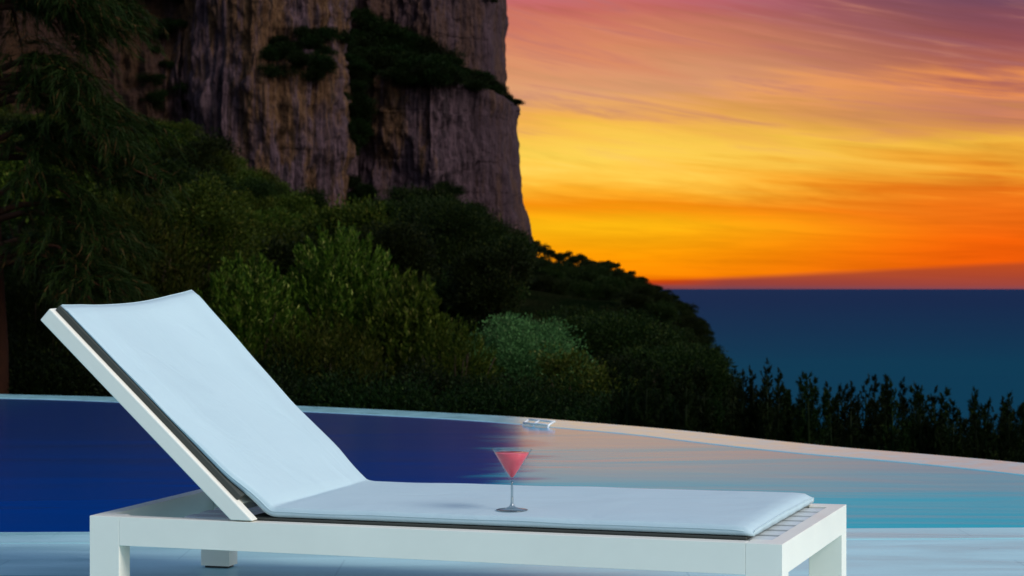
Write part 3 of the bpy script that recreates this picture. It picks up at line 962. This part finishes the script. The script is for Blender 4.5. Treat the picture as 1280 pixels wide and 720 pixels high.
# ------------------------------------------------------------------ unidentified pale detail on the far rim, modelled as bars and posts
i0 = min(range(len(rimS)), key=lambda i: abs(HX + FX * rimS[i].x / rimS[i].y - 737))
pf = rimS[i0]; tn = (rimS[i0 + 1] - rimS[i0 - 1]).normalized()
rt = empty('rim_detail', (pf.x + tn.y * 0.46, pf.y - tn.x * 0.46, RIMZ), math.atan2(tn.y, tn.x))
tag(rt, 'small pale metal grab rail on the far rim near the middle of the pool', 'grab rail')
for z_, y_ in ((0.034, 0.0), (0.012, -0.05)):
    vs_, fs_ = tube_rings([Vector((x_, y_, z_)) for x_ in (-.14, -.05, .05, .14)], [.008] * 4, 10)
    link('bar', merged('bar', [(vs_, fs_)]), M['steel'], rt, True)
for x_ in (-.135, -.02, .135):
    vs_, fs_ = tube_rings([Vector((x_, 0.0, 0.034)), Vector((x_, -0.048, 0.014)), Vector((x_, -0.06, -0.004)), Vector((x_, -0.10, -0.05))], [.007] * 4, 10)
    link('post', merged('post', [(vs_, fs_)]), M['steel'], rt, True)

# ------------------------------------------------------------------ sun lounger
FH = 0.275                      # height of the frame's top
LL, WW = 2.10, 0.92             # nominal length and width, mapped on the four measured corners
cor = []
for px, row in ((112, 645), (978, 681), (1058, 631), (262, 609)):
    Yd = FX * (CAMZ - FH) / (row - HY); cor.append(Vector(((px - HX) / FX * Yd, Yd)))
base0 = (cor[0] + cor[1] + cor[2] + cor[3]) / 4
def bil(a, b_):
    u, v = a / LL, b_ / WW
    return cor[0] * (1 - u) * (1 - v) + cor[1] * u * (1 - v) + cor[2] * u * v + cor[3] * (1 - u) * v - base0
def mapbm(bm):
    for v in bm.verts:
        q = bil(v.co.x, v.co.y); v.co.x, v.co.y = q.x, q.y
lo = empty('sun_lounger', (base0.x, base0.y, 0))
tag(lo, 'white sun lounger with raised backrest and pale blue mattress on the pool deck', 'sun lounger')
def lpart(name, boxes, mat, bev=0.004, parent=None):
    bm = bmesh.new()
    for bx in boxes: add_box(bm, *bx)
    bevel(bm, bev); mapbm(bm)
    return from_bm(name, bm, mat, parent or lo)
RH = 0.088
LW, LD = 0.10, 0.075
for b0 in (0.0, WW - 0.045):
    lpart('side_rail', [(LW + 0.0003, LL - LW - 0.0003, b0, b0 + 0.045, FH - RH, FH)], M['frame'], 0.0012)
for a0 in (0.0, LL - 0.045):
    lpart('end_rail', [(a0, a0 + 0.045, LD + 0.0003, WW - LD - 0.0003, FH - RH, FH)], M['frame'], 0.0012)
for a0 in (0.0, LL - LW):
    for b0 in (0.0, WW - LD):
        lg = lpart('leg', [(a0, a0 + LW, b0, b0 + LD, 0.008, FH)], M['frame'], 0.0012)
        lpart('foot_pad', [(a0 + 0.01, a0 + 0.09, b0 + 0.01, b0 + 0.065, 0.0005, 0.0078)], M['gasket'], 0.001, lg)
# slats run lengthways; the bed of slats stops at the hinge, two cross bars carry it
AH = 0.438                      # hinge position from the head end
gap0, ns = 0.078, 7
sw = (WW - 2 * gap0) / ns
for k in range(ns):
    b0 = gap0 + k * sw + 0.022
    lpart('slat', [(0.27, LL - 0.0455, b0, b0 + sw - 0.040, FH - 0.030, FH - 0.003)], M['slat'], 0.003)
lpart('cross_bar', [(AH - 0.03, AH + 0.02, 0.0455, WW - 0.0455, FH - 0.062, FH - 0.024), (1.25, 1.30, 0.0455, WW - 0.0455, FH - 0.062, FH - 0.024)], M['frame'])
lpart('cross_bar', [(0.27, 0.31, 0.0455, WW - 0.0455, FH - 0.07, FH - 0.024)], M['frame'])
lpart('slat_shade_sheet', [(0.272, LL - 0.0458, 0.0458, WW - 0.0458, FH - 0.0125, FH - 0.0085)], M['slat_shade'], 0.0008)  # dark sheet added so the slat gaps look shaded
# backrest: two side tubes, head rail, back panel and added shade strips, tilted
BA = R(43.0); BL = 0.875
ca_, sa_ = math.cos(BA), math.sin(BA)
AB0 = AH + 0.03
def tilt(bm, a_off=AB0, z_off=FH + 0.004):
    """local x runs up the backrest, z is its normal (facing the sitter)"""
    for v in bm.verts:
        if v.co.x < 0.012: v.co.x -= max(0.0, v.co.z) * ca_ / sa_
        s, n_, vv_ = v.co.x, v.co.z, v.co.y / WW
        v.co.x = a_off - s * ca_ * (1 - 0.074 * vv_) + n_ * sa_
        v.co.z = z_off + s * sa_ * (1 + 0.054 * vv_) + n_ * ca_
def bpart(name, boxes, mat, bev=0.004, parent=None):
    bm = bmesh.new()
    for bx in boxes: add_box(bm, *bx)
    bevel(bm, bev); tilt(bm); mapbm(bm)
    return from_bm(name, bm, mat, parent or lo)
br_ = bpart('backrest_frame', [(0.0, BL, 0.0, 0.042, 0.0, 0.05), (0.0, BL, WW - 0.042, WW, 0.0, 0.05), (BL - 0.045, BL - 0.002, 0.0425, WW - 0.0425, 0.002, 0.042), (0.02, 0.06, 0.0425, WW - 0.0425, 0.002, 0.042)], M['frame'])
bpart('panel_shade_strips', [(0.03, BL - 0.01, 0.020, 0.058, 0.0505, 0.070), (0.03, BL - 0.01, WW - 0.058, WW - 0.020, 0.0505, 0.070), (0.065, BL - 0.05, 0.0430, WW - 0.0430, 0.006, 0.020)], M['under'], 0.003, br_)  # edge strips are added as shade between tube and cushion
# dark sheet added as the shaded gap under the seat mattress
lpart('seat_shade_strip', [(AH + 0.06, LL - 0.11, 0.052, WW - 0.05, FH - 0.0015, FH + 0.008)], M['under'], 0.002)

# mattress: one continuous cushion folding from seat to backrest
TH = 0.029
sb, sz0 = 0.062, FH + 0.0095
def matt_point(s):
    """centre line of the underside: s<0 on the seat, s>0 up the backrest -> (a, z, tx, tz, rise)"""
    return s
seatL = (LL - 0.092) - (AH + 0.10)
hinge = (AH + 0.10, sz0)
nb = BL - 0.012
prof_pts = []
for s in np.linspace(0, 1, 46): prof_pts.append((LL - 0.092 - s * (seatL - 0.05), sz0))
# arc from flat to tilted
arcR = 0.07; th0 = BA
ax, azz = hinge[0] + 0.05, sz0
lastp = prof_pts[-1]
for k in range(1, 9):
    th = th0 * k / 8
    prof_pts.append((lastp[0] - arcR * math.sin(th), lastp[1] + arcR * (1 - math.cos(th))))
# the underside of the back half lies on the shade strips: shift the arc end onto its plane
na = (sa_, ca_)
pa = prof_pts[-1]
off = ((pa[0] - AB0) * na[0] + (pa[1] - (FH + 0.004)) * na[1]) - 0.0705
for i in range(len(prof_pts)): pass
ds = off / na[0]
prof_pts = [(p[0] - ds if i > 0 else p[0], p[1]) for i, p in enumerate(prof_pts)]
pa = prof_pts[-1]
s_start = -((pa[0] - AB0) * ca_) + (pa[1] - FH - 0.004) * sa_
for s in np.linspace(0, 1, 34)[1:]:
    l = (nb - s_start) * s
    prof_pts.append((pa[0] - l * ca_, pa[1] + l * sa_))
prof_pts = np.array(prof_pts)
nP = len(prof_pts)
tang = np.gradient(prof_pts, axis=0); tang /= np.linalg.norm(tang, axis=1, keepdims=True)
nrm = np.stack([tang[:, 1], -tang[:, 0]], axis=1)                   # faces the sitter
nrm = np.where(nrm[:, 1:2] < 0, -nrm, nrm)
NBk = 30
b0m, b1m = 0.055, WW - 0.034
G = []
wr = random.Random(3)
for i in range(nP):
    ring = []
    end = min(i, nP - 1 - i)
    endf = min(1.0, (end / 2.2)) if end < 3 else 1.0
    thk = TH * (0.42 + 0.58 * math.sqrt(max(0.0, 1 - (1 - endf) ** 2)))
    isb = i > 54
    f = max(0.0, (i - 54) / (nP - 55))
    sag = 0.036 * sstep(0.0, 0.9, f)
    hollow = 0.007
    crease = 0.010 * math.exp(-((i - 50) / 3.0) ** 2)
    b_lo = b0m if not isb else b0m - 0.028 * sstep(0, .15, f)
    b_hi = b1m if not isb else b1m + 0.012 * sstep(0, .15, f)
    def P3(v, up):
        bq = b_lo + (b_hi - b_lo) * v
        e = abs(2 * v - 1)
        bow = -sag * (1 - e ** 2.2) * (1.0 if up > 0.5 else 0.8) + (0.02 * f * max(0, 2 * v - 1) ** 3)
        puff = (hollow * (1 - e ** 6)) if up > 0.5 else 0
        wn = noise.noise(Vector((i * 0.16, v * 3.0, 2.0))) * 0.003 if up > 0.5 else 0
        edge_t = 1 - (0.62 * sstep(0.0, 0.5, f) * sstep(0.62, 1.0, e)) if isb else 1.0
        hgt = up * thk * edge_t + bow + puff + (wn - crease * (1 - e ** 3) * 0.8 if up > 0.5 else 0)
        st = v * (s_start + (nb - s_start) * f) if isb else 0.0
        st *= sstep(0.0, 0.12, f)
        a = prof_pts[i, 0] + nrm[i, 0] * hgt + st * ca_ * 0.074; z = prof_pts[i, 1] + nrm[i, 1] * hgt + st * sa_ * 0.054
        q = bil(a, bq); return (q.x, q.y, z)
    for k in range(NBk + 1): 
        v = k / NBk
        v = 0.5 - 0.5 * math.cos(math.pi * v) * 0.985
        ring.append(P3(v, 1.0 if 0 < k < NBk else 0.86))
    ring.append(P3(1.0, 0.62)); ring.append(P3(1.0, 0.3)); ring.append(P3(0.994, 0.05))
    for k in range(NBk, -1, -1):
        v = 0.5 - 0.5 * math.cos(math.pi * k / NBk) * 0.97
        ring.append(P3(v, 0.0))
    ring.append(P3(0.006, 0.05)); ring.append(P3(0.0, 0.3)); ring.append(P3(0.0, 0.62))
    G.append(ring)
G = np.array(G); n_r = G.shape[1]
vs = G.reshape(-1, 3).tolist(); fs = []
for i in range(nP - 1):
    for j in range(n_r):
        fs.append((i * n_r + j, i * n_r + (j + 1) % n_r, (i + 1) * n_r + (j + 1) % n_r, (i + 1) * n_r + j))
fs.append(tuple(range(n_r))[::-1]); fs.append(tuple((nP - 1) * n_r + j for j in range(n_r)))
me = bpy.data.meshes.new('mattress'); me.from_pydata(vs, [], fs)
bm = bmesh.new(); bm.from_mesh(me); bmesh.ops.recalc_face_normals(bm, faces=bm.faces); bm.to_mesh(me); bm.free()
mt = link('mattress', me, M['cushion'], lo, True)
# piped seam round the edge
pip = []
rad = 0.0018
for jj in (NBk + 1, n_r - 1):
    pip.append(tube_rings([Vector(G[i, jj]) for i in range(1, nP - 1)], [rad] * (nP - 2), 6))
for ii in (0, nP - 1):
    pip.append(tube_rings([Vector(G[ii, k]) for k in range(0, NBk + 1)], [rad] * (NBk + 1), 6))
link('piping', merged('piping', pip), M['cushion'], mt, True)

# ------------------------------------------------------------------ cocktail glass
gz = FH + 0.0095 + TH + 0.0065
Yg = FX * (CAMZ - gz) / (638.5 - HY)
gx = (640 - HX) / FX * Yg
glass = empty('cocktail_glass', (gx, Yg, gz)); tag(glass, 'stemmed cocktail glass of pink-red drink standing on the mattress', 'cocktail glass')
def lathe(pts, n=64):
    V_, F_ = [], []
    k = len(pts)
    for (r_, z_) in pts:
        for j in range(n):
            a = 2 * math.pi * j / n; V_.append((r_ * math.cos(a), r_ * math.sin(a), z_))
    for i in range(k - 1):
        for j in range(n): F_.append((i * n + j, i * n + (j + 1) % n, (i + 1) * n + (j + 1) % n, (i + 1) * n + j))
    return V_, F_
GH = 0.180; RR = 0.0590; zc = 0.092
outer = [(0.0005, 0.0), (0.040, 0.0), (0.0465, 0.0015), (0.0468, 0.0028), (0.040, 0.0042), (0.018, 0.0072), (0.008, 0.012), (0.0045, 0.022), (0.0036, 0.045), (0.0036, 0.080),
         (0.0050, zc - 0.006), (0.0095, zc + 0.002), (RR * 0.6, zc + (GH - zc) * 0.56), (RR, GH)]
inner = [(RR - 0.0004, GH + 0.0006), (RR - 0.0014, GH), (RR * 0.6 - 0.0015, zc + (GH - zc) * 0.57), (0.0075, zc + 0.0065), (0.0004, zc + 0.003)]
def clear(name, tint, gloss):
    m, t, b, o = new_mat(name)
    tp = t.node('ShaderNodeBsdfTransparent'); tp.inputs['Color'].default_value = tint + (1,)
    gl = t.node('ShaderNodeBsdfGlossy'); gl.inputs['Roughness'].default_value = 0.05
    lw = t.node('ShaderNodeLayerWeight'); lw.inputs['Blend'].default_value = 0.35
    mx = t.node('ShaderNodeMixShader')
    t.put(mx.inputs[0], t.math('MULTIPLY_ADD', t.math('POWER', lw.outputs['Facing'], 3.0), 0.5, gloss, clamp=True))
    t.l.new(tp.outputs[0], mx.inputs[1]); t.l.new(gl.outputs[0], mx.inputs[2]); t.l.new(mx.outputs[0], o.inputs['Surface'])
    return m
bowl = [(0.0045, zc - 0.0055), (0.0095, zc + 0.002), (RR * 0.6, zc + (GH - zc) * 0.56), (RR, GH)] + inner
stem = outer[:10] + [(0.0044, zc - 0.006), (0.0004, zc - 0.0058)]
for nm, pts_, mat_ in (('bowl', bowl, clear('bowl_glass', (0.97, 0.98, 0.98), 0.04)), ('stem', stem, clear('stem_glass', (0.66, 0.72, 0.74), 0.14))):
    V_, F_ = lathe(pts_)
    me = bpy.data.meshes.new(nm); me.from_pydata(V_, [], F_)
    link(nm, me, mat_, glass, True)
# drink
zt_ = GH - 0.010
def rin(z): 
    f = (z - (zc + 0.0065)) / (GH - zc - 0.0065); return 0.0075 + (RR - 0.0014 - 0.0075) * f - 0.0007
dr = [(0.0004, zc + 0.0045), (0.0055, zc + 0.0075), (rin(zc + 0.03), zc + 0.03), (rin(zc + 0.055), zc + 0.055), (rin(zt_), zt_), (rin(zt_) - 0.001, zt_ + 0.0004), (0.0004, zt_)]
V_, F_ = lathe(dr)
me = bpy.data.meshes.new('drink'); me.from_pydata(V_, [], F_)
m, t, b, o = new_mat('pink_red_drink')
oc = t.node('ShaderNodeTexCoord').outputs['Object']
t.put(b.inputs['Base Color'], t.mix(t.noise(oc, 30.0, 3.0), (1.0, 0.075, 0.12), (1.0, 0.13, 0.17)))
b.inputs['Roughness'].default_value = 0.08
b.inputs['Specular IOR Level'].default_value = 0.5
b.inputs['IOR'].default_value = 1.34
tr = t.node('ShaderNodeBsdfTranslucent'); tr.inputs['Color'].default_value = (1.0, 0.14, 0.17, 1)
mx = t.node('ShaderNodeMixShader'); mx.inputs[0].default_value = 0.12
t.l.new(b.outputs[0], mx.inputs[1]); t.l.new(tr.outputs[0], mx.inputs[2]); t.l.new(mx.outputs[0], o.inputs['Surface'])
bm = bmesh.new(); bm.from_mesh(me); bmesh.ops.recalc_face_normals(bm, faces=bm.faces); bm.to_mesh(me); bm.free()
link('drink', me, m, glass, True)

# ------------------------------------------------------------------ render settings
sc.cycles.use_denoising = True
sc.cycles.max_bounces = 8
sc.cycles.transparent_max_bounces = 8
sc.cycles.caustics_reflective = False
sc.cycles.caustics_refractive = True
sc.cycles.sample_clamp_indirect = 6.0
